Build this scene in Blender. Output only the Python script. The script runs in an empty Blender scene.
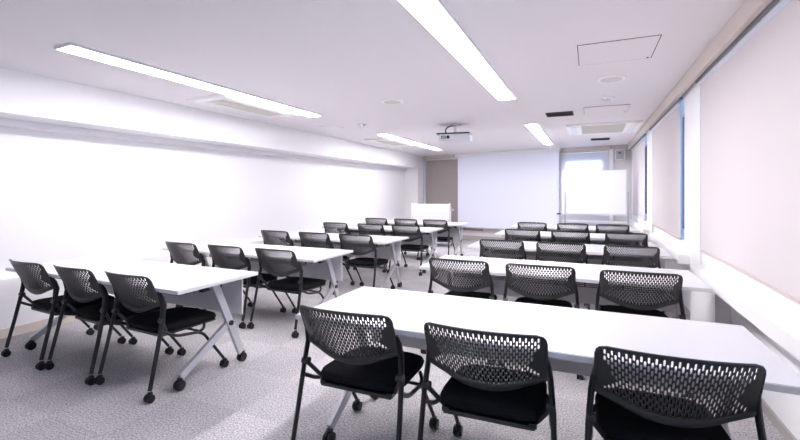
import bpy, bmesh, math, random
from mathutils import Vector, Matrix
R = math.radians
random.seed(4)
S = bpy.context.scene
C = S.collection

# ------------------------------------------------------------------ camera
F_PX, YAW, HOR = 424.5, 0.42, 191.4
cd = bpy.data.cameras.new('camera')
cd.sensor_width = 36; cd.lens = 36 * F_PX / 800
cd.shift_y = -(220 - HOR) / 800
cd.clip_start = 0.05
cam = bpy.data.objects.new('camera', cd); C.objects.link(cam)
cam.location = (0, 0, 1.37)
cam.rotation_euler = (R(90), 0, YAW)
S.camera = cam

# ------------------------------------------------------------------ world, sun, exposure
w = bpy.data.worlds.new('sky'); S.world = w; w.use_nodes = True
bg = w.node_tree.nodes['Background']
wt = w.node_tree; tc_ = wt.nodes.new('ShaderNodeTexCoord'); wn = wt.nodes.new('ShaderNodeTexNoise'); wn.inputs['Scale'].default_value = 9
wr = wt.nodes.new('ShaderNodeValToRGB'); wr.color_ramp.elements[0].position = 0.42; wr.color_ramp.elements[0].color = (0.22, 0.42, 0.82, 1)
wr.color_ramp.elements[1].position = 0.62; wr.color_ramp.elements[1].color = (0.62, 0.78, 1.0, 1)
wt.links.new(tc_.outputs['Generated'], wn.inputs['Vector']); wt.links.new(wn.outputs['Fac'], wr.inputs[0]); wt.links.new(wr.outputs[0], bg.inputs[0])
bg.inputs[1].default_value = 0.8
sd = bpy.data.lights.new('sun', 'SUN'); sd.energy = 20.0; sd.angle = R(24); sd.color = (0.93, 0.96, 1)
sun = bpy.data.objects.new('sun', sd); C.objects.link(sun)
sun.location = (0, 16, 6)
sun.rotation_euler = (R(-68), 0, R(12))
S.view_settings.view_transform = 'Standard'
S.view_settings.look = 'None'
S.view_settings.gamma = 1
S.view_settings.exposure = 1.55
LAMP = 21.0

# ------------------------------------------------------------------ materials
def mat(name, col, rough=0.5, metal=0.0, spec=0.5, noise=None, bump=None, emit=None, trans=0.0, var=0.0):
    m = bpy.data.materials.new(name); m.use_nodes = True
    nt = m.node_tree; b = nt.nodes['Principled BSDF']
    b.inputs['Base Color'].default_value = (*col, 1)
    b.inputs['Roughness'].default_value = rough
    b.inputs['Metallic'].default_value = metal
    b.inputs['Specular IOR Level'].default_value = spec
    tc = nt.nodes.new('ShaderNodeTexCoord')
    sc = noise if noise else 40
    n = nt.nodes.new('ShaderNodeTexNoise'); n.inputs['Scale'].default_value = sc; n.inputs['Detail'].default_value = 5
    nt.links.new(tc.outputs['Object'], n.inputs['Vector'])
    mx = nt.nodes.new('ShaderNodeMix'); mx.data_type = 'RGBA'
    v = var if var else 0.02
    mx.inputs[6].default_value = (*[max(0, c * (1 - v)) for c in col], 1)
    mx.inputs[7].default_value = (*[min(1, c * (1 + v)) for c in col], 1)
    nt.links.new(n.outputs['Fac'], mx.inputs[0]); nt.links.new(mx.outputs[2], b.inputs['Base Color'])
    if bump:
        bp = nt.nodes.new('ShaderNodeBump'); bp.inputs['Strength'].default_value = bump
        bp.inputs['Distance'].default_value = 0.004
        nt.links.new(n.outputs['Fac'], bp.inputs['Height']); nt.links.new(bp.outputs['Normal'], b.inputs['Normal'])
    if emit:
        b.inputs['Emission Color'].default_value = (*emit[0], 1); b.inputs['Emission Strength'].default_value = emit[1]
    return m

M = {}
M['wall'] = mat('wall_paint', (0.87, 0.86, 0.88), 0.8, bump=0.05, noise=120)
M['wall_right'] = mat('wall_paint_light_added', (0.93, 0.92, 0.94), 0.8, bump=0.05, noise=120)  # wall paint lightened to stand in for light missing on the right side
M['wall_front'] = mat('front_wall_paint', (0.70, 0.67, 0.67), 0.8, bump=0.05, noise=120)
M['ceil'] = mat('ceiling_board', (0.86, 0.825, 0.835), 0.9, bump=0.15, noise=180, var=0.04)
M['panel'] = mat('ceiling_panel', (0.86, 0.825, 0.835), 0.9, noise=180)
M['beige'] = mat('beige_trim', (0.66, 0.585, 0.54), 0.6)
M['baseb'] = mat('taupe_baseboard', (0.45, 0.42, 0.41), 0.6)
M['white'] = mat('white_plastic', (0.85, 0.85, 0.87), 0.45)
M['frame'] = mat('window_frame_paint', (0.80, 0.80, 0.83), 0.5)
M['blind'] = mat('pale_blind_cloth', (0.69, 0.64, 0.65), 0.9, bump=0.1, noise=300)
M['taupe'] = mat('taupe_blind_cloth', (0.36, 0.325, 0.315), 0.9, bump=0.1, noise=300)
M['top'] = mat('white_laminate', (0.67, 0.67, 0.71), 0.35, spec=0.5)
M['edge'] = mat('grey_edge_band', (0.74, 0.73, 0.76), 0.45)
M['steel'] = mat('silver_painted_steel', (0.60, 0.61, 0.65), 0.32, metal=0.55)
M['bpl'] = mat('charcoal_plastic', (0.023, 0.024, 0.025), 0.33, spec=0.65)
M['blk'] = mat('black_painted_tube', (0.010, 0.010, 0.012), 0.35)
M['fab'] = mat('black_seat_fabric', (0.010, 0.010, 0.013), 0.95, spec=0.15, bump=0.6, noise=500, var=0.3)
M['rub'] = mat('caster_black', (0.010, 0.010, 0.012), 0.5)
M['modesty'] = mat('pale_modesty_panel', (0.74, 0.73, 0.75), 0.5)
M['dark'] = mat('dark_void', (0.012, 0.008, 0.010), 0.8)
M['screen'] = mat('screen_cloth', (0.83, 0.86, 0.98), 0.9)
M['board'] = mat('whiteboard_enamel', (0.86, 0.88, 0.92), 0.35)
M['alu'] = mat('aluminium', (0.70, 0.71, 0.75), 0.35, metal=0.4)
M['post'] = mat('grey_post_paint', (0.48, 0.48, 0.53), 0.4)
M['ac'] = mat('air_conditioner_plastic', (0.95, 0.94, 0.93), 0.5)
M['acg'] = mat('air_conditioner_grille', (0.72, 0.69, 0.64), 0.6)
M['line'] = mat('panel_joint', (0.10, 0.09, 0.09), 0.8)
M['cable'] = mat('cable_black', (0.02, 0.02, 0.02), 0.5)
M['proj'] = mat('projector_shell', (0.75, 0.76, 0.82), 0.4)
M['lens'] = mat('projector_lens', (0.02, 0.02, 0.04), 0.1)
M['lampshell'] = mat('lamp_housing', (0.55, 0.55, 0.58), 0.4)
M['reflector'] = mat('lamp_reflector', (0.82, 0.82, 0.84), 0.45)
M['lamp'] = mat('lamp_diffuser', (0.9, 0.9, 0.9), 0.5, emit=((1.0, 0.96, 0.995), LAMP))

def shade_mat():
    m = bpy.data.materials.new('sheer_shade_cloth'); m.use_nodes = True
    nt = m.node_tree; nt.nodes.remove(nt.nodes['Principled BSDF']); out = nt.nodes['Material Output']
    tc = nt.nodes.new('ShaderNodeTexCoord'); n = nt.nodes.new('ShaderNodeTexNoise'); n.inputs['Scale'].default_value = 200
    nt.links.new(tc.outputs['Object'], n.inputs['Vector'])
    cr = nt.nodes.new('ShaderNodeValToRGB')
    cr.color_ramp.elements[0].color = (0.74, 0.74, 0.80, 1); cr.color_ramp.elements[1].color = (0.78, 0.78, 0.84, 1)
    nt.links.new(n.outputs['Fac'], cr.inputs[0])
    d = nt.nodes.new('ShaderNodeBsdfDiffuse'); t = nt.nodes.new('ShaderNodeBsdfTranslucent')
    t.inputs[0].default_value = (0.8, 0.85, 0.95, 1)
    nt.links.new(cr.outputs[0], d.inputs[0])
    mx = nt.nodes.new('ShaderNodeMixShader'); mx.inputs[0].default_value = 0.28
    nt.links.new(d.outputs[0], mx.inputs[1]); nt.links.new(t.outputs[0], mx.inputs[2]); nt.links.new(mx.outputs[0], out.inputs[0])
    return m
M['sheer'] = shade_mat()

def glass_mat():
    m = bpy.data.materials.new('window_glass'); m.use_nodes = True
    nt = m.node_tree; nt.nodes.remove(nt.nodes['Principled BSDF']); out = nt.nodes['Material Output']
    t = nt.nodes.new('ShaderNodeBsdfTransparent'); t.inputs[0].default_value = (0.86, 0.93, 0.97, 1)
    g = nt.nodes.new('ShaderNodeBsdfGlossy'); g.inputs['Roughness'].default_value = 0.03
    fr = nt.nodes.new('ShaderNodeFresnel'); fr.inputs[0].default_value = 1.12
    mx = nt.nodes.new('ShaderNodeMixShader')
    nt.links.new(fr.outputs[0], mx.inputs[0]); nt.links.new(t.outputs[0], mx.inputs[1]); nt.links.new(g.outputs[0], mx.inputs[2])
    nt.links.new(mx.outputs[0], out.inputs[0])
    return m
M['glass'] = glass_mat()

def carpet():
    m = bpy.data.materials.new('carpet_tiles'); m.use_nodes = True
    nt = m.node_tree; b = nt.nodes['Principled BSDF']; b.inputs['Roughness'].default_value = 1; b.inputs['Specular IOR Level'].default_value = 0.1
    tc = nt.nodes.new('ShaderNodeTexCoord')
    n = nt.nodes.new('ShaderNodeTexNoise'); n.inputs['Scale'].default_value = 95; n.inputs['Detail'].default_value = 6; n.inputs['Roughness'].default_value = 0.75
    n2 = nt.nodes.new('ShaderNodeTexNoise'); n2.inputs['Scale'].default_value = 4; n2.inputs['Detail'].default_value = 4
    ch = nt.nodes.new('ShaderNodeTexChecker'); ch.inputs['Scale'].default_value = 2.0
    ch.inputs[1].default_value = (1.0, 1.0, 1.0, 1); ch.inputs[2].default_value = (0.90, 0.90, 0.91, 1)
    for x in (n, n2, ch): nt.links.new(tc.outputs['Object'], x.inputs['Vector'])
    cr = nt.nodes.new('ShaderNodeValToRGB')
    cr.color_ramp.elements[0].position = 0.33; cr.color_ramp.elements[0].color = (0.10, 0.094, 0.105, 1)
    cr.color_ramp.elements[1].position = 0.66; cr.color_ramp.elements[1].color = (0.86, 0.83, 0.85, 1)
    nt.links.new(n.outputs['Fac'], cr.inputs[0])
    a = nt.nodes.new('ShaderNodeMix'); a.data_type = 'RGBA'; a.blend_type = 'MULTIPLY'; a.inputs[0].default_value = 1
    nt.links.new(cr.outputs[0], a.inputs[6]); nt.links.new(ch.outputs[0], a.inputs[7])
    cr2 = nt.nodes.new('ShaderNodeValToRGB')
    cr2.color_ramp.elements[0].position = 0.3; cr2.color_ramp.elements[0].color = (0.9, 0.9, 0.9, 1); cr2.color_ramp.elements[1].position = 0.7
    nt.links.new(n2.outputs['Fac'], cr2.inputs[0])
    a2 = nt.nodes.new('ShaderNodeMix'); a2.data_type = 'RGBA'; a2.blend_type = 'MULTIPLY'; a2.inputs[0].default_value = 1
    nt.links.new(a.outputs[2], a2.inputs[6]); nt.links.new(cr2.outputs[0], a2.inputs[7])
    nt.links.new(a2.outputs[2], b.inputs['Base Color'])
    bp = nt.nodes.new('ShaderNodeBump'); bp.inputs['Strength'].default_value = 0.3; bp.inputs['Distance'].default_value = 0.004
    nt.links.new(n.outputs['Fac'], bp.inputs['Height']); nt.links.new(bp.outputs['Normal'], b.inputs['Normal'])
    return m
M['carpet'] = carpet()

# ------------------------------------------------------------------ mesh helpers
def bx(bm, lo, hi, mtx=None):
    vs = [Vector((x, y, z)) for x in (lo[0], hi[0]) for y in (lo[1], hi[1]) for z in (lo[2], hi[2])]
    if mtx: vs = [mtx @ v for v in vs]
    v = [bm.verts.new(p) for p in vs]
    for f in ((0, 1, 3, 2), (4, 6, 7, 5), (0, 4, 5, 1), (2, 3, 7, 6), (0, 2, 6, 4), (1, 5, 7, 3)):
        bm.faces.new([v[i] for i in f])

def box(*args):
    bm = bmesh.new()
    for a in args: bx(bm, *a)
    return bm

def sweep(bm, pts, rad, n=10, flat=None):
    """tube along points; flat=(a,b) gives an elliptical section (side, up)"""
    pts = [Vector(p) for p in pts]
    up = Vector((0, 0, 1)); rings = []
    side = None
    for i, p in enumerate(pts):
        d = (pts[min(i + 1, len(pts) - 1)] - pts[max(i - 1, 0)]).normalized()
        if side is None:
            side = d.cross(up)
            if side.length < 0.05: side = Vector((1, 0, 0))
        side = (side - d * side.dot(d)).normalized()
        u2 = side.cross(d).normalized()
        a, b = (flat if flat else (rad, rad))
        if isinstance(a, (list, tuple)): a, b = a[i], b[i]
        rings.append([bm.verts.new(p + side * a * math.cos(t) + u2 * b * math.sin(t)) for t in [2 * math.pi * k / n for k in range(n)]])
    for r0, r1 in zip(rings, rings[1:]):
        for k in range(n): bm.faces.new((r0[k], r0[(k + 1) % n], r1[(k + 1) % n], r1[k]))
    bm.faces.new(rings[0][::-1]); bm.faces.new(rings[-1])

def smooth_path(ctrl, seg=5, rad=0.04):
    """polyline with rounded corners"""
    P = [Vector(c) for c in ctrl]; out = [P[0]]
    for a, b, c in zip(P, P[1:], P[2:]):
        r = min(rad, (b - a).length * .45, (c - b).length * .45)
        p0 = b + (a - b).normalized() * r; p1 = b + (c - b).normalized() * r
        for k in range(seg + 1):
            t = k / seg; out.append((1 - t) ** 2 * p0 + 2 * t * (1 - t) * b + t * t * p1)
    out.append(P[-1]); return out

def disc(bm, c, r, h, n=20, axis='z', r2=None):
    c = Vector(c); r2 = r if r2 is None else r2; A, B = [], []
    for k in range(n):
        t = 2 * math.pi * k / n; a, b = math.cos(t), math.sin(t)
        def P(rr, hh):
            if axis == 'z': return c + Vector((rr * a, rr * b, hh))
            if axis == 'x': return c + Vector((hh, rr * a, rr * b))
            return c + Vector((rr * a, hh, rr * b))
        A.append(bm.verts.new(P(r, -h / 2))); B.append(bm.verts.new(P(r2, h / 2)))
    for k in range(n): bm.faces.new((A[k], A[(k + 1) % n], B[(k + 1) % n], B[k]))
    bm.faces.new(A[::-1]); bm.faces.new(B)

def obj(name, bm, m, parent=None, smooth=False, bevel=0, seg=2):
    if bevel:
        bmesh.ops.remove_doubles(bm, verts=bm.verts, dist=1e-6)
        es = [e for e in bm.edges if len(e.link_faces) == 2 and e.calc_face_angle(0) > 0.6]
        bmesh.ops.bevel(bm, geom=es, offset=bevel, segments=seg, profile=0.6, affect='EDGES', clamp_overlap=True)
    bmesh.ops.recalc_face_normals(bm, faces=bm.faces)
    me = bpy.data.meshes.new(name); bm.to_mesh(me); bm.free()
    me.materials.append(m if not isinstance(m, str) else M[m])
    if smooth:
        me.shade_smooth()
        try: me.set_sharp_from_angle(angle=R(40))
        except Exception: pass
    o = bpy.data.objects.new(name, me); C.objects.link(o)
    if parent: o.parent = parent
    return o

def tag(o, label, cat, group=None):
    o['label'] = label; o['category'] = cat
    if group: o['group'] = group
    return o

def thing(name, label, cat, loc=(0, 0, 0), rz=0, group=None):
    o = bpy.data.objects.new(name, None); C.objects.link(o)
    o.empty_display_size = 0.1
    o.location = loc; o.rotation_euler = (0, 0, rz)
    return tag(o, label, cat, group)

def struct(name, bm, m, parent=None, **k):
    o = obj(name, bm, m, parent, **k)
    if not parent: o['kind'] = 'structure'
    return o

def dup(root, loc, rz, label, group=None):
    r = root.copy(); C.objects.link(r); r.location = loc; r.rotation_euler = (0, 0, rz)
    r['label'] = label
    if group: r['group'] = group
    for ch in list(root.children):
        c = ch.copy(); C.objects.link(c); c.parent = r
        for g in list(ch.children):
            d = g.copy(); C.objects.link(d); d.parent = c
    return r

# ------------------------------------------------------------------ the room
HC = 2.45
YB = -2.2            # wall behind the camera
FA, FB = Vector((-4.67, 12.26, 0)), Vector((0.80, 11.10, 0))
fd = (FB - FA).normalized(); fn = Vector((fd.y, -fd.x, 0))     # fn points into the room
FM = Matrix.Translation(FA) @ Matrix(((fd.x, -fn.x, 0, 0), (fd.y, -fn.y, 0, 0), (0, 0, 1, 0), (0, 0, 0, 1)))
# in FM space: x runs along the front wall to the right, y goes out of the room, z up

def poly_slab(pts, z0, z1):
    bm = bmesh.new()
    a = [bm.verts.new((x, y, z0)) for x, y in pts]; b = [bm.verts.new((x, y, z1)) for x, y in pts]
    bm.faces.new(a[::-1]); bm.faces.new(b)
    for k in range(len(pts)): bm.faces.new((a[k], a[(k + 1) % len(pts)], b[(k + 1) % len(pts)], b[k]))
    return bm
def fw(x, y=0): p = FM @ Vector((x, y, 0)); return (p.x, p.y)
foot = [(-5.3, YB - .1), (1.12, YB - .1), fw(5.95, 0.12), fw(-0.75, 0.12)]
struct('floor', poly_slab(foot, -0.1, 0), 'carpet')
struct('ceiling', poly_slab(foot, HC, HC + 0.1), 'ceil')
# left wall: lower box, recessed back, beam overhead, valance strip, end return
struct('wall_left', box(((-5.3, YB, 0), (-5.0, 12.32, 0.545)), ((-5.3, YB, 0.545), (-5.1, 12.34, HC)),
                        ((-5.1, YB, 2.06), (-4.67, 12.26, HC)), ((-5.1, 11.77, 0), (-4.67, 12.26, 2.06))), 'wall')
struct('trim_1', box(((-5.1, YB, 1.99), (-5.03, 11.77, 2.06))), 'wall')
struct('baseboard_left', box(((-5.0, YB, 0), (-4.988, 11.77, 0.085))), 'beige')
struct('baseboard_front', box(((0.0, -0.012, 0), (5.62, 0, 0.11), FM)), 'baseb')
struct('wall_back', box(((-5.3, YB - .1, 0), (1.1, YB, HC))), 'wall')
# front wall with a window opening behind each shade
W1 = (4.12, 5.07, 0.9, 2.22); W0 = (0.2, 0.55, 0.9, 2.1)
struct('wall_front', box(((-0.75, 0, 0), (W1[0], 0.12, HC), FM), ((W1[1], 0, 0), (5.95, 0.12, HC), FM),
                         ((W1[0], 0, 0), (W1[1], 0.12, W1[2]), FM), ((W1[0], 0, W1[3]), (W1[1], 0.12, HC), FM)), 'wall_front')
struct('trim_2', box(((0.02, -0.10, 2.36), (5.25, 0, HC), FM)), 'beige')
struct('trim_3', box(((0.02, -0.03, 0.2), (0.075, 0, 2.36), FM)), mat('gap_daylight_blue', (0.62, 0.70, 0.80), 0.5))  # blue strip painted for the daylight in a window gap
struct('trim_4', box(((5.22, -0.05, 0.11), (5.30, 0, 2.36), FM)), 'white')

def window(name, fr_boxes, pane_box):
    f = struct(name, box(*fr_boxes), 'frame')
    obj('pane', box(pane_box), 'glass', f)
    return f
x0, x1, z0, z1 = W1
window('window_1', [((x0, 0.03, z0), (x0 + .05, 0.10, z1), FM), ((x1 - .05, 0.03, z0), (x1, 0.10, z1), FM),
                    ((x0 + .05, 0.03, z0), (x1 - .05, 0.10, z0 + .05), FM), ((x0 + .05, 0.03, z1 - .05), (x1 - .05, 0.10, z1), FM)],
       ((x0 + .05, 0.06, z0 + .05), (x1 - .05, 0.066, z1 - .05), FM))

# right wall: low wall, columns, head; window bays in between
cols = [(YB, -1.1), (1.4, 2.0), (4.46, 5.12), (7.58, 8.17), (10.75, 11.25)]
wb = [((1.0, YB, 0), (1.12, 11.25, 0.86)), ((0.90, YB, 0.66), (1.0, 11.25, 0.86)), ((0.90, YB, 2.34), (1.12, 11.25, HC))]
for a, b in ((4.05, 4.95), (7.2, 8.0)): wb.append(((0.90, a, 0), (1.0, b, 0.66)))
for a, b in cols: wb.append(((0.88, a, 0.0 if b > 11 else 0.74), (1.12, b, HC)))
struct('wall_right', box(*wb), 'wall_right')
struct('trim_5', box(((0.80, YB, 2.325), (0.835, 11.1, HC))), 'beige')
struct('trim_6', box(*[((0.842, a + .03, 2.305), (0.850, b - .03, 2.34)) for a, b in ((2.0, 4.46), (5.12, 7.58), (8.17, 10.75))], *[((0.850, a + .03, 2.318), (0.868, b - .03, 2.34)) for a, b in ((2.0, 4.46), (5.12, 7.58), (8.17, 10.75))]), mat('rail_and_groove_shade', (0.22, 0.21, 0.21), 0.5))  # blind rails, coloured dark to include the shade in the groove
struct('baseboard_right', box(((0.985, YB, 0), (1.0, 11.05, 0.06))), 'baseb')
bays = [(-1.1, 1.4), (2.0, 4.46), (5.12, 7.58), (8.17, 10.75)]
for i, (a, b) in enumerate(bays):
    X0, X1 = 1.02, 1.09
    window('window_%d' % (i + 2), [((X0, a, .86), (X1, a + .05, 2.34)), ((X0, b - .05, .86), (X1, b, 2.34)),
                                   ((X0, a + .05, .86), (X1, b - .05, .91)), ((X0, a + .05, 2.29), (X1, b - .05, 2.34)),
                                   ((X0, (a + b) / 2 - .03, .91), (X1, (a + b) / 2 + .03, 2.29))],
           ((1.05, a + .05, .91), (1.056, b - .05, 2.29)))
# sill ledges under the bays
for k, (a, b) in enumerate([(-1.5, 0.6), (1.4, 4.05), (4.95, 7.2), (8.0, 10.7)]):
    if k == 0: continue
    struct('trim_%d' % (k + 6), box(((0.80, a, 0.655), (0.90, b, 0.75))), 'wall_right', bevel=0.006)

# roller blinds
def roller_blind(label, group, mtx, wdt, zb, zt, cloth):
    t = thing('roller_blind', label, 'blind', group=group)
    t.matrix_world = mtx
    obj('cloth', box(((0, -0.001, zb + .012), (wdt, 0.001, zt - .02))), cloth, t)
    bm = bmesh.new(); disc(bm, (wdt / 2, 0.012, zt), 0.018, wdt, axis='x'); obj('roller_tube', bm, 'white', t, smooth=True)
    obj('hem_bar', box(((0, -0.006, zb - .005), (wdt, 0.006, zb + .015))), 'beige' if cloth == 'blind' else cloth, t, bevel=0.002)
    return t
def RX(x, y0, z=0): return Matrix.Translation((x, y0, z)) @ Matrix.Rotation(R(90), 4, 'Z')
roller_blind('large pale roller blind on the right wall, nearest to the viewer', 'pale roller blinds along the right wall', RX(.885, 2.06), 2.39, .86, 2.315, 'blind')
roller_blind('middle pale roller blind on the right wall, between the two blue window gaps', 'pale roller blinds along the right wall', RX(.885, 5.34), 2.23, .86, 2.315, 'blind')
roller_blind('farthest and narrowest-looking pale roller blind on the right wall, next to the front corner', 'pale roller blinds along the right wall', RX(.885, 8.52), 2.22, .86, 2.315, 'blind')
roller_blind('taupe roller blind on the front wall, left of the projection screen', None, FM @ Matrix.Translation((.10, -.03, 0)), 1.9, .26, 2.33, 'taupe')
roller_blind('sheer lavender shade glowing with daylight behind the tall whiteboard', None, FM @ Matrix.Translation((3.7, -.045, 0)), 1.5, .26, 2.32, 'sheer')

# ------------------------------------------------------------------ ceiling fittings
def ceiling_lamp(label, x, y0, y1):
    t = thing('ceiling_light', label, 'ceiling light', (x, y0, HC), group='linear ceiling lights')
    L = y1 - y0
    fr = box(((-.104, 0, -.024), (-.098, L, 0)), ((.098, 0, -.024), (.104, L, 0)), ((-.098, 0, -.024), (.098, .012, 0)),
             ((-.098, L - .012, -.024), (.098, L, 0)), ((-.098, .012, -.006), (.098, L - .012, 0)))
    obj('reflector', fr, 'reflector', t)
    bm = bmesh.new(); pr = []
    for y in (.03, L - .03):
        pr.append([bm.verts.new((-.060 + .120 * k / 10, y, -.008 - .022 * math.sin(math.pi * k / 10) ** .6)) for k in range(11)])
    for k in range(10): bm.faces.new((pr[0][k], pr[0][k + 1], pr[1][k + 1], pr[1][k]))
    bm.faces.new(pr[0]); bm.faces.new(pr[1][::-1]); bm.faces.new((pr[0][0], pr[1][0], pr[1][10], pr[0][10]))
    obj('diffuser', bm, 'lamp', t)
ceiling_lamp('long linear ceiling light cut by the top edge, nearest in the right line', -.868, 1.5, 4.98)
ceiling_lamp('short-looking linear ceiling light in the right line, near the projection screen', -.84, 6.95, 10.1)
ceiling_lamp('long linear ceiling light at upper left, nearest in the left line', -3.53, 1.83, 5.0)
ceiling_lamp('linear ceiling light in the left line, behind the projector near the front wall', -3.53, 7.05, 10.3)

def cassette(label, x0, x1, y0, y1, sx=1):
    t = thing('air_conditioner', label, 'air conditioner', ((x0 + x1) / 2, (y0 + y1) / 2, HC), group='ceiling air conditioners')
    w, d = (x1 - x0) / 2, (y1 - y0) / 2
    b = 0.22 if w > .4 else 0.14
    g = 0.10
    fr = box(((-w, -d, -.03), (-w + b, d, 0)), ((w - b, -d, -.03), (w, d, 0)), ((-w + b, -d, -.03), (w - b, -d + g, 0)), ((-w + b, d - g, -.03), (w - b, d, 0)))
    obj('frame', fr, 'ac', t, bevel=.004)
    gb = box(((-w + b, -d + g, -.016), (w - b, d - g, -.004)))
    for k in range(14):
        y = -d + g + .03 + (2 * d - 2 * g - .06) * k / 13
        bx(gb, (-w + b + .02, y - .006, -.022), (w - b - .02, y + .006, -.016))
    obj('intake_grille', gb, 'acg', t)
    for s in (-1, 1):
        obj('louver', box(((s * (w - b / 2) - b * .22, -d + .12, -.036), (s * (w - b / 2) + b * .22, d - .12, -.0305))), 'white', t, bevel=.002)
        for q in (-1, 1):
            obj('corner_cap', box(((s * (w - .05) - .03, q * (d - .05) - .03, -.034), (s * (w - .05) + .03, q * (d - .05) + .03, -.0302))), 'white', t)
cassette('square white air conditioner in the ceiling at right, before the small far vent', -.35, .75, 7.35, 8.6)
cassette('narrow white ceiling air conditioner beside the upper left long light', -4.28, -3.68, 3.5, 4.8)
cassette('narrow white ceiling air conditioner beside the far left light', -4.28, -3.68, 7.75, 9.0)

def hatch(label, x0, x1, y0, y1, e=.006):
    t = thing('access_hatch', label, 'hatch', ((x0 + x1) / 2, (y0 + y1) / 2, HC), group='ceiling access hatches')
    w, d = (x1 - x0) / 2, (y1 - y0) / 2
    obj('frame', box(((-w, -d, -.003), (-w + e, d, 0)), ((w - e, -d, -.003), (w, d, 0)), ((-w + e, -d, -.003), (w - e, -d + e, 0)), ((-w + e, d - e, -.003), (w - e, d, 0))), 'line', t)
    obj('panel', box(((-w + e, -d + e, -.004), (w - e, d - e, 0))), 'panel', t)
    bm = bmesh.new(); disc(bm, (w - .03, d - .03, -.006), .008, .004, 12); obj('latch', bm, 'line', t)
hatch('square ceiling access hatch nearest the viewer, right of the long light', -.085, .455, 3.40, 3.95)
hatch('faint ceiling access hatch just before the square air conditioner', -.07, .46, 5.95, 6.5, .0035)

def round_speaker(label, x, y, r):
    t = thing('ceiling_speaker', label, 'speaker', (x, y, HC), group='round ceiling speakers')
    bm = bmesh.new(); disc(bm, (0, 0, -.006), r * .93, .012, 40, r2=r); obj('rim', bm, 'ac', t, smooth=True)
    bm = bmesh.new(); disc(bm, (0, 0, -.0135), r * .74, .003, 40); obj('grille', bm, 'acg', t)
round_speaker('round ceiling speaker right of centre, behind the near access hatch', .19, 4.53, .13)
round_speaker('round ceiling speaker left of centre, between the two long lights', -2.16, 4.61, .14)
def detector(label, x, y):
    t = thing('smoke_detector', label, 'smoke detector', (x, y, HC), group='smoke detectors')
    bm = bmesh.new(); disc(bm, (0, 0, -.01), .06, .02, 24, r2=.066); obj('base', bm, 'white', t, smooth=True)
    bm = bmesh.new(); disc(bm, (0, 0, -.032), .026, .024, 20, r2=.036); obj('sensor', bm, 'alu', t, smooth=True)
detector('small round smoke detector behind the right ceiling speaker', .2, 5.43)
detector('small round smoke detector near the left wall, before the far left light', -3.35, 6.0)
tag(obj('ceiling_plate', box(((-4.1, 5.9, HC - .008), (-3.8, 6.2, HC))), 'white', bevel=.002), 'small faint white plate on the ceiling by the left wall', 'cover plate')
def vent(label, x, y, w, d):
    t = thing('ceiling_vent', label, 'vent', (x, y, HC), group='dark ceiling vents')
    obj('opening', box(((-w, -d, -.008), (w, d, 0))), 'dark', t)
    e = .012
    obj('frame', box(((-w - e, -d - e, -.012), (-w, d + e, 0)), ((w, -d - e, -.012), (w + e, d + e, 0)), ((-w, -d - e, -.012), (w, -d, 0)), ((-w, d, -.012), (w, d + e, 0))), 'line', t)
    for k in range(5):
        y = -d + 2 * d * (k + .5) / 5
        obj('slat', box(((-w, y - .004, -.012), (w, y + .004, -.008))), 'dark', t)
vent('larger dark rectangular ceiling vent right of the long light', -.38, 6.3, .165, .14)
vent('smaller dark ceiling vent behind the square air conditioner', .2, 9.65, .165, .15)

# projector hanging from the ceiling
t = thing('projector', 'white projector hanging from the ceiling on a bracket before the screen', 'projector', (-1.97, 6.6, HC), R(8))
bm = bmesh.new(); disc(bm, (0, 0, -.012), .085, .024, 24); obj('ceiling_mount', bm, 'white', t, smooth=True)
bm = bmesh.new(); disc(bm, (0, 0, -.085), .022, .13, 16); obj('drop_pole', bm, 'alu', t, smooth=True)
obj('bracket_plate', box(((-.28, -.17, -.172), (.24, .17, -.152)), ((-.2, -.02, -.158), (.16, .02, -.148)), ((-.02, -.15, -.158), (.02, .15, -.148))), 'blk', t, bevel=.003)
pb = obj('body', box(((-.24, -.17, -.28), (.25, .17, -.172))), 'proj', t, bevel=.018, seg=3)
bm = bmesh.new(); disc(bm, (-.09, -.178, -.225), .026, .03, 20, axis='y'); obj('lens_ring', bm, 'lens', pb, smooth=True)
bm = bmesh.new(); 
for k in range(4): bx(bm, (-.2 + .02 * k, -.174, -.25), (-.19 + .02 * k, -.169, -.2))
obj('vent_slots', bm, 'blk', pb)
bm = bmesh.new(); sweep(bm, smooth_path([(-.01, -.04, -.02), (-.13, -.05, -.05), (-.16, -.05, -.12), (-.12, -.02, -.165)], rad=.05), .011, 8); obj('cable', bm, 'cable', t, smooth=True)

# ------------------------------------------------------------------ projection screen
t = thing('projection_screen', 'large pulled-down projection screen on the front wall', 'screen'); t.matrix_world = FM @ Matrix.Translation((1.22, -.13, 0))
obj('cloth', box(((0.03, -.001, .37), (2.87, .001, 2.37))), 'screen', t)
obj('housing', box(((-.05, -.04, 2.36), (2.92, .07, HC))), 'white', t, bevel=.01)
obj('weight_bar', box(((0.01, -.012, .335), (2.89, .012, .37))), 'lampshell', t, bevel=.003)
# wall speaker, small box with dark window
t = thing('wall_speaker', 'small grey box speaker high on the front wall, right corner', 'speaker'); t.matrix_world = FM @ Matrix.Translation((5.46, -.10, 2.21))
obj('cabinet', box(((-.10, -.06, -.12), (.10, .06, .12))), 'white', t, bevel=.008)
obj('grille', box(((-.08, -.066, -.10), (.08, -.0605, .10))), mat('grey_speaker_cloth', (.42, .43, .45), .8), t)
obj('badge', box(((-.03, -.069, .03), (.02, -.0665, .06))), 'cable', t)
obj('bracket', box(((-.02, .06, -.04), (.02, .10, .04))), 'alu', t)
# thermostat / switch strip on lower front wall
t = thing('wall_box', 'white service box low on the front wall below the screen', 'box'); t.matrix_world = FM @ Matrix.Translation((2.5, 0, 0))
obj('cover', box(((0, -.08, .115), (1.6, -.001, .32))), 'white', t, bevel=.006)

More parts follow.
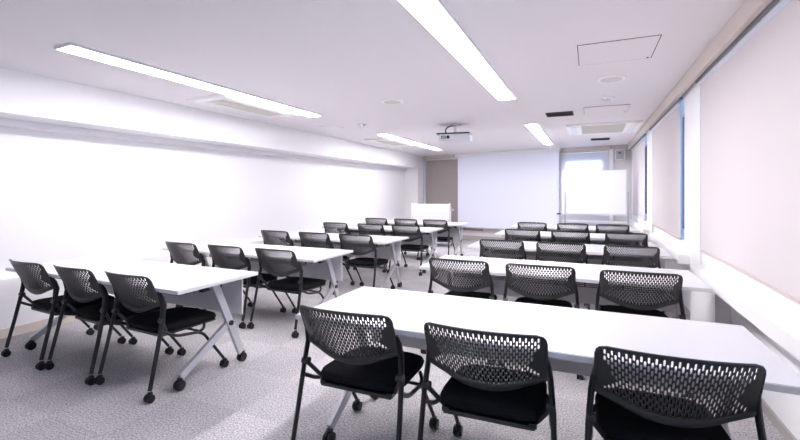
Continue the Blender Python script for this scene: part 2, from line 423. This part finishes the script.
# ------------------------------------------------------------------ tall mobile whiteboard (right)
def caster(bm, x, y, r=.028, w=.034):
    disc(bm, (x - w * .32, y, r), r, w * .36, 16, axis='x'); disc(bm, (x + w * .32, y, r), r, w * .36, 16, axis='x')
    disc(bm, (x, y, r), r * .5, w * .4, 10, axis='x')
    bx(bm, (x - w * .12, y - r * .5, r), (x + w * .12, y + r * .8, r * 2.1))
    disc(bm, (x, y + .004, r * 2.2), r * .55, r * .35, 12)
def whiteboard():
    t = thing('whiteboard', 'tall mobile whiteboard on posts right of the projection screen', 'whiteboard', (-.02, 9.80, 0), R(-8))
    b = obj('board', box(((-.52, -.012, .915), (.70, .012, 1.80))), 'board', t)
    e = .018
    obj('board_frame', box(((-.52 - e, -.018, .915 - e), (-.52, .018, 1.80 + e)), ((.70, -.018, .915 - e), (.70 + e, .018, 1.80 + e)),
                           ((-.52, -.018, .915 - e), (.70, .018, .915)), ((-.52, -.018, 1.80), (.70, .018, 1.80 + e))), 'alu', t)
    obj('pen_tray', box(((-.56, -.09, .875), (.70, -.018, .887)), ((-.56, -.095, .875), (.70, -.09, .895))), 'alu', t)
    obj('tray_cap', box(((-.62, -.10, .873), (-.54, -.02, .90))), 'rub', t)
    obj('crossbar', box(((-.54, -.015, .72), (.76, .015, .755))), 'white', t, bevel=.004)
    for x in (-.46, .745):
        p = obj('post', box(((x - .02, -.045, .08), (x + .02, -.02, 1.36))), 'post', t, bevel=.004)
        f = obj('foot', box(((x - .02, -.30, .055), (x + .02, .30, .085))), 'white', t, bevel=.004)
        for y in (-.27, .27):
            bm = bmesh.new(); caster(bm, x, y, .024); obj('caster', bm, 'rub', f)
whiteboard()

# low white lectern (left)
t = thing('lectern', 'low white panelled lectern on wheels at the front left', 'lectern', (-3.62, 9.95, 0), R(10))
obj('front_panel', box(((-.47, -.02, .80), (.47, .0, 1.06))), 'modesty', t, bevel=.004)
obj('lower_panel', box(((-.47, -.02, .10), (.47, .0, .775))), 'modesty', t, bevel=.004)
obj('joint_strip', box(((-.47, -.012, .775), (.47, -.002, .80))), 'edge', t)
obj('side_panel', box(((-.47, .0, .10), (-.45, .42, .98))), 'white', t)
obj('side_panel', box(((.45, .0, .10), (.47, .42, .98))), 'white', t)
obj('desktop', box(((-.45, .0, .92), (.45, .42, .95))), 'top', t)
for x in (-.485, .485):
    obj('post', box(((x - .012, -.02, .06), (x + .012, .02, 1.08))), 'alu', t)
    f = obj('foot', box(((x - .015, -.22, .06), (x + .015, .42, .09))), 'alu', t)
    for y in (-.19, .38):
        bm = bmesh.new(); caster(bm, x, y, .026); obj('caster', bm, 'rub', f)
obj('side_hook', box(((.497, -.01, .90), (.58, .01, .92)), ((.565, -.01, .92), (.58, .01, .94))), 'edge', t)

# ------------------------------------------------------------------ folding tables
TW, TD, TH = 2.1, .735, .72
def make_table(label, loc, rz, group):
    t = thing('folding_table', label, 'table', loc, rz, group)
    hw, hd = TW / 2, TD / 2
    tb = obj('tabletop', box(((-hw + .004, -hd + .004, TH - .022), (hw - .004, hd - .004, TH))), 'top', t, bevel=.003)
    bm = bmesh.new()
    for lo, hi in (((-hw, -hd, TH - .026), (hw, -hd + .004, TH - .003)), ((-hw, hd - .004, TH - .026), (hw, hd, TH - .003)),
                   ((-hw, -hd + .004, TH - .026), (-hw + .004, hd - .004, TH - .003)), ((hw - .004, -hd + .004, TH - .026), (hw, hd - .004, TH - .003))):
        bx(bm, lo, hi)
    obj('edge_band', bm, 'edge', t)
    # modesty panel under the far side
    obj('modesty_panel', box(((-hw + .10, hd - .075, .38), (hw - .10, hd - .060, .665))), 'modesty', t, bevel=.003)
    for s in (-1, 1):
        obj('panel_bracket', box(((s * (hw - .45) - .015, hd - .06, .52), (s * (hw - .45) + .015, hd - .045, .68)), ((s * (hw - .45) - .015, hd - .13, .665), (s * (hw - .45) + .015, hd - .02, .694))), 'blk', t)
    # wire shelf
    bm = bmesh.new()
    for k in range(5): sweep(bm, [(-hw + .25, -.16 + .07 * k, .62), (hw - .25, -.16 + .07 * k, .62)], .003, 6)
    for k in range(7):
        x = (-hw + .25) + (TW - .5) * k / 6
        sweep(bm, smooth_path([(x, -.16, .62), (x, .12, .62), (x, .135, .69)], rad=.02), .003, 6)
        bx(bm, (x - .004, -.16, .62), (x + .004, -.152, .694))
    obj('wire_shelf', bm, 'blk', t)
    bm = bmesh.new(); sweep(bm, [(-hw + .13, .02, .655), (hw - .13, .02, .655)], .022, 12); obj('crossbar', bm, 'steel', t, smooth=True)
    for s in (-1, 1):
        x = s * (hw - .12)
        bm = bmesh.new()
        # main bar: from under the top down and away to the far caster
        def bar(p0, p1, a, b, bm=bm):
            p0, p1 = Vector(p0), Vector(p1); d = (p1 - p0).normalized(); sdv = Vector((1, 0, 0)); u = sdv.cross(d).normalized()
            vs = []
            for p in (p0, p1):
                vs.append([bm.verts.new(p + sdv * i * a + u * j * b) for i, j in ((-1, -1), (1, -1), (1, 1), (-1, 1))])
            for k in range(4): bm.faces.new((vs[0][k], vs[0][(k + 1) % 4], vs[1][(k + 1) % 4], vs[1][k]))
            bm.faces.new(vs[0][::-1]); bm.faces.new(vs[1])
        bar((x, .035, .685), (x, .305, .075), .014, .030)
        l1 = obj('leg', bm, 'steel', t, bevel=.005)
        bm = bmesh.new(); caster(bm, x, .312, .034, .044); obj('caster', bm, 'rub', l1)
        bm = bmesh.new()
        bar((x - s * .012, .205, .355), (x - s * .012, -.245, .085), .014, .026, bm)
        l2 = obj('leg', bm, 'steel', t, bevel=.005)
        bm = bmesh.new(); caster(bm, x - s * .012, -.25, .034, .044); obj('caster', bm, 'rub', l2)
        bm = bmesh.new(); bx(bm, (x - .03, -.22, .672), (x + .03, .24, .694)); bx(bm, (x - s * .03 - .02, -.06, .63), (x - s * .03 + .02, .12, .675))
        obj('fold_hinge', bm, 'blk', t, bevel=.003)
        bm = bmesh.new(); disc(bm, (x, .185, .345), .02, .05, 14, axis='x'); obj('pivot_bolt', bm, 'blk', t)
    return t

# ------------------------------------------------------------------ chair
BW = .251
def SH(u, v):
    """backrest shell surface: u across (-1..1), v up (0..1)"""
    au = abs(u)
    zb = .538 + .068 * au ** 1.9
    zt = .817 - .010 * au ** 2.4 - .022 * (max(0, au - .88) / .12) ** 2.2
    z = zb + (zt - zb) * v
    x = BW * u * (1 - .10 * (1 - v) ** 1.3 * (1 - max(0, au - .75) * 4.0))
    y = -.015 + .065 * au ** 2.3 - .50 * (z - .60) + .25 * (z - .60) ** 2
    return Vector((x, y, z))
def shell_normal(u, v):
    e = .01
    a = SH(u + e, v) - SH(u - e, v); b = SH(u, min(1, v + e)) - SH(u, max(0, v - e))
    return a.cross(b).normalized()          # points -Y (backwards) roughly
def make_shell():
    bm = bmesh.new()
    NC, NR = 41, 7
    U0, V0, V1 = .91, .10, .972
    TH_ = .004
    fr, bk, cache = {}, {}, {}
    def vt(u, v):
        k = (round(u, 5), round(v, 5))
        if k not in cache:
            p = SH(u, v); n = shell_normal(u, v)
            cache[k] = (bm.verts.new(p + n * TH_ / 2), bm.verts.new(p - n * TH_ / 2))
        return cache[k]
    def face(pts):
        A = [vt(*p) for p in pts]
        try:
            bm.faces.new([a[0] for a in A]); bm.faces.new([a[1] for a in A][::-1])
        except ValueError: pass
    def wall_(p, q):
        a, b = vt(*p), vt(*q)
        try: bm.faces.new((a[0], b[0], b[1], a[1]))
        except ValueError: pass
    du = 2 * U0 / NC
    for i in range(NC):
        ua, ub = -U0 + i * du, -U0 + (i + 1) * du
        vb = [V0 + (V1 - V0) * j / NR for j in range(NR + 1)]
        if i % 2:
            h = (V1 - V0) / NR / 2
            vb = [V0] + [V0 + h + (V1 - V0) * j / NR for j in range(NR)] + [V1]
        for va, vc in zip(vb, vb[1:]):
            full = (vc - va) > .7 * (V1 - V0) / NR
            # keep the ends of the field solid in a lens shape
            um = (ua + ub) / 2; vm = (va + vc) / 2
            solid = abs(um) > .76 and (abs(um) - .76) > .55 * abs(vm - .45) 
            if not full or solid:
                face([(ua, va), (ub, va), (ub, vc), (ua, vc)])
                continue
            mu, mv = du * .18, (vc - va) * .115
            a0, a1, b0, b1 = ua + mu, ub - mu, va + mv, vc - mv
            cu, cv = (a1 - a0) * .3, (b1 - b0) * .14
            inner = [(a0 + cu, b0), (a1 - cu, b0), (a1, b0 + cv), (a1, b1 - cv), (a1 - cu, b1), (a0 + cu, b1), (a0, b1 - cv), (a0, b0 + cv)]
            o = [(ua, va), (ub, va), (ub, vc), (ua, vc)]
            face([o[0], o[1], inner[1], inner[0]]); face([o[1], inner[2], inner[1]])
            face([o[1], o[2], inner[3], inner[2]]); face([o[2], inner[4], inner[3]])
            face([o[2], o[3], inner[5], inner[4]]); face([o[3], inner[6], inner[5]])
            face([o[3], o[0], inner[7], inner[6]]); face([o[0], inner[0], inner[7]])
            for k in range(8): wall_(inner[k], inner[(k + 1) % 8])
    # solid margins
    K = 24
    us = [-1 + 2 * k / 48 for k in range(49)]
    for u0_, u1_ in ((-1, -U0), (U0, 1)):
        for a in range(3):
            for b in range(12):
                ua, ub = u0_ + (u1_ - u0_) * a / 3, u0_ + (u1_ - u0_) * (a + 1) / 3
                face([(ua, b / 12), (ub, b / 12), (ub, (b + 1) / 12), (ua, (b + 1) / 12)])
    for v0_, v1_ in ((0, V0), (V1, 1)):
        for i in range(NC):
            ua, ub = -U0 + i * du, -U0 + (i + 1) * du
            face([(ua, v0_), (ub, v0_), (ub, v1_), (ua, v1_)])
    return bm
def make_chair(label, loc, rz, group):
    t = thing('office_chair', label, 'chair', loc, rz, group)
    sh = obj('backrest', make_shell(), 'bpl', t, smooth=True)
    # rim around the shell: broad U below, thin lip on top
    bm = bmesh.new()
    pts, a, b = [], [], []
    N = 40
    for k in range(N + 1):
        u = -1 + 2 * k / N
        p = SH(u, 0) + shell_normal(u, 0) * .002
        p.z -= .002
        pts.append(p); wv = .013 + .010 * (1 - abs(u) ** 2)
        a.append(.007); b.append(wv)
    # ring cross-section: thin across the shell, tall along it
    rings = []
    for i, p in enumerate(pts):
        u = -1 + 2 * i / N
        n = shell_normal(max(-.98, min(.98, u)), .02); tdir = (SH(u, .12) - SH(u, 0)).normalized()
        rings.append([bm.verts.new(p + n * a[i] * math.cos(q) + tdir * (b[i] * math.sin(q) + b[i] * .7)) for q in [2 * math.pi * j / 10 for j in range(10)]])
    for r0, r1 in zip(rings, rings[1:]):
        for k in range(10): bm.faces.new((r0[k], r0[(k + 1) % 10], r1[(k + 1) % 10], r1[k]))
    bm.faces.new(rings[0][::-1]); bm.faces.new(rings[-1])
    obj('back_rim', bm, 'bpl', t, smooth=True)
    bm = bmesh.new()
    ps = [SH(-1, v) for v in (.0, .25, .5, .75, .93)] + [SH(-.985, .995)] + [SH(-.95 + 1.9 * k / 20, 1.0) for k in range(21)] + [SH(.985, .995)] + [SH(1, v) for v in (.93, .75, .5, .25, .0)]
    n_ = len(ps)
    sweep(bm, ps, .0048, 8)
    obj('back_lip', bm, 'bpl', t, smooth=True)
    # seat cushion
    bm = bmesh.new()
    NU, NV = 16, 14; g = {}
    def sq(a): return a
    for layer, (zz, sc) in enumerate([(.385, .86), (.393, .97), (.412, 1.0), (.430, .97), (.438, .90)]):
        for k in range(48):
            th = 2 * math.pi * k / 48; c, s_ = math.cos(th), math.sin(th)
            e = .42
            x = .242 * sc * math.copysign(abs(c) ** e, c); y = .305 + .255 * sc * math.copysign(abs(s_) ** e, s_)
            x *= 1 - .06 * ((y - .05) / .45)
            zl = zz + (.014 * ((y - .27) / .22) ** 2 if y < .27 else -.010 * ((y - .27) / .22) ** 2)
            g[layer, k] = bm.verts.new((x, y, zl))
    for l in range(4):
        for k in range(48): bm.faces.new((g[l, k], g[l, (k + 1) % 48], g[l + 1, (k + 1) % 48], g[l + 1, k]))
    top = bm.faces.new([g[4, k] for k in range(48)]); bm.faces.new([g[0, k] for k in range(48)][::-1])
    obj('seat', bm, 'fab', t, smooth=True)
    obj('seat_pan', box(((-.20, .07, .366), (.20, .52, .386))), 'bpl', t, bevel=.006)
    for s in (-1, 1):
        # rear leg: from the ear of the backrest straight down and slightly out and back
        bm = bmesh.new()
        ear = Vector((s * .252, -.012, .64))
        path = [(s * .253, .014, .700), (s * .257, .036, .650), (s * .262, .050, .60), (s * .273, .030, .48), (s * .279, -.012, .28), (s * .285, -.060, .075)]
        sweep(bm, path, .013, 10, flat=([.004, .009, .012, .012, .012, .012], [.010, .020, .021, .015, .014, .014]))
        lg = obj('leg', bm, 'blk', t, smooth=True)
        bm = bmesh.new(); caster(bm, s * .286, -.064, .027, .044); obj('caster', bm, 'rub', lg)
        # front leg: runs forward under the seat, bends down to the front caster
        bm = bmesh.new()
        sweep(bm, smooth_path([(s * .276, .020, .435), (s * .262, .14, .365), (s * .250, .355, .335), (s * .254, .545, .075)], rad=.06), .011, 10)
        sweep(bm, smooth_path([(s * .250, .328, .335), (s * .244, .38, .352), (s * .225, .395, .385)], rad=.03), .010, 8)
        lg = obj('leg', bm, 'blk', t, smooth=True)
        bm = bmesh.new(); caster(bm, s * .254, .553, .027, .044); obj('caster', bm, 'rub', lg)
        # pivot block joining seat and leg
        bm = bmesh.new(); bx(bm, (s * .19 - .016, .075, .374), (s * .19 + .016, .14, .395)); sweep(bm, [(s * .205, .11, .390), (s * .270, .036, .50)], .011, 8)
        disc(bm, (s * .264, .034, .50), .019, .035, 14, axis='x')
        obj('seat_pivot', bm, 'bpl', t, smooth=True)
    bm = bmesh.new(); sweep(bm, [(-.250, .34, .340), (.250, .34, .340)], .009, 8)
    obj('stretcher', bm, 'blk', t, smooth=True)
    return t

# ------------------------------------------------------------------ rows
#        table centre x, far edge y, chair centres
right = [(-.37, 2.56, 1.76, [(-1.07, .6), (-.405, 1.8), (.270, 2.5)]),
         (-.30, 4.17, 3.41, [(-.99, 0), (-.35, 1.5), (.32, 2)]),
         (-.29, 5.73, 4.97, [(-.93, 0), (-.29, 0), (.39, 1)]),
         (-.29, 7.25, 6.49, [(-.91, 0), (-.25, 0), (.45, 1)]),
         (-.29, 8.75, 7.99, [(-.95, 0), (-.27, 0), (.35, 0)])]
left = [(-3.50, 2.67, 1.92, [(-4.13, -3), (-3.51, -3), (-2.89, -3)]),
        (-3.44, 4.08, 3.30, [(-4.10, -3), (-3.45, -3), (-2.80, -3)]),
        (-3.41, 5.60, 4.82, [(-4.10, -2), (-3.43, -2), (-2.78, -2)]),
        (-3.44, 7.26, 6.49, [(-4.16, 0), (-3.45, -1), (-2.79, -1)]),
        (-3.37, 8.69, 7.93, [(-4.08, 0), (-3.41, 0), (-2.78, 0)])]
rowname = ['first', 'second', 'third', 'fourth', 'fifth']
rowplace = ['nearest the viewer', 'second row back', 'middle row', 'fourth row back', 'farthest row, nearest the front wall']
seatname = ['left', 'middle', 'right']
table0 = chair0 = None
for side, rows in (('right', right), ('left', left)):
    for i, (tx, ty, cy, chairs) in enumerate(rows):
        lab = 'white-topped folding table in the %s column, %s' % (side, rowplace[i])
        loc = (tx, ty - TD / 2, 0)
        if table0 is None: table0 = make_table(lab, loc, 0, 'white folding tables')
        else: dup(table0, loc, 0, lab)
        for k, (cx, rz) in enumerate(chairs):
            lab = 'black mesh-back chair, %s of three at the %s-column table, %s' % (seatname[k], side, rowplace[i])
            loc = (cx, cy + .01, 0)
            if chair0 is None: chair0 = make_chair(lab, loc, R(rz), 'black mesh-back chairs at the tables')
            else: dup(chair0, loc, R(rz), lab)
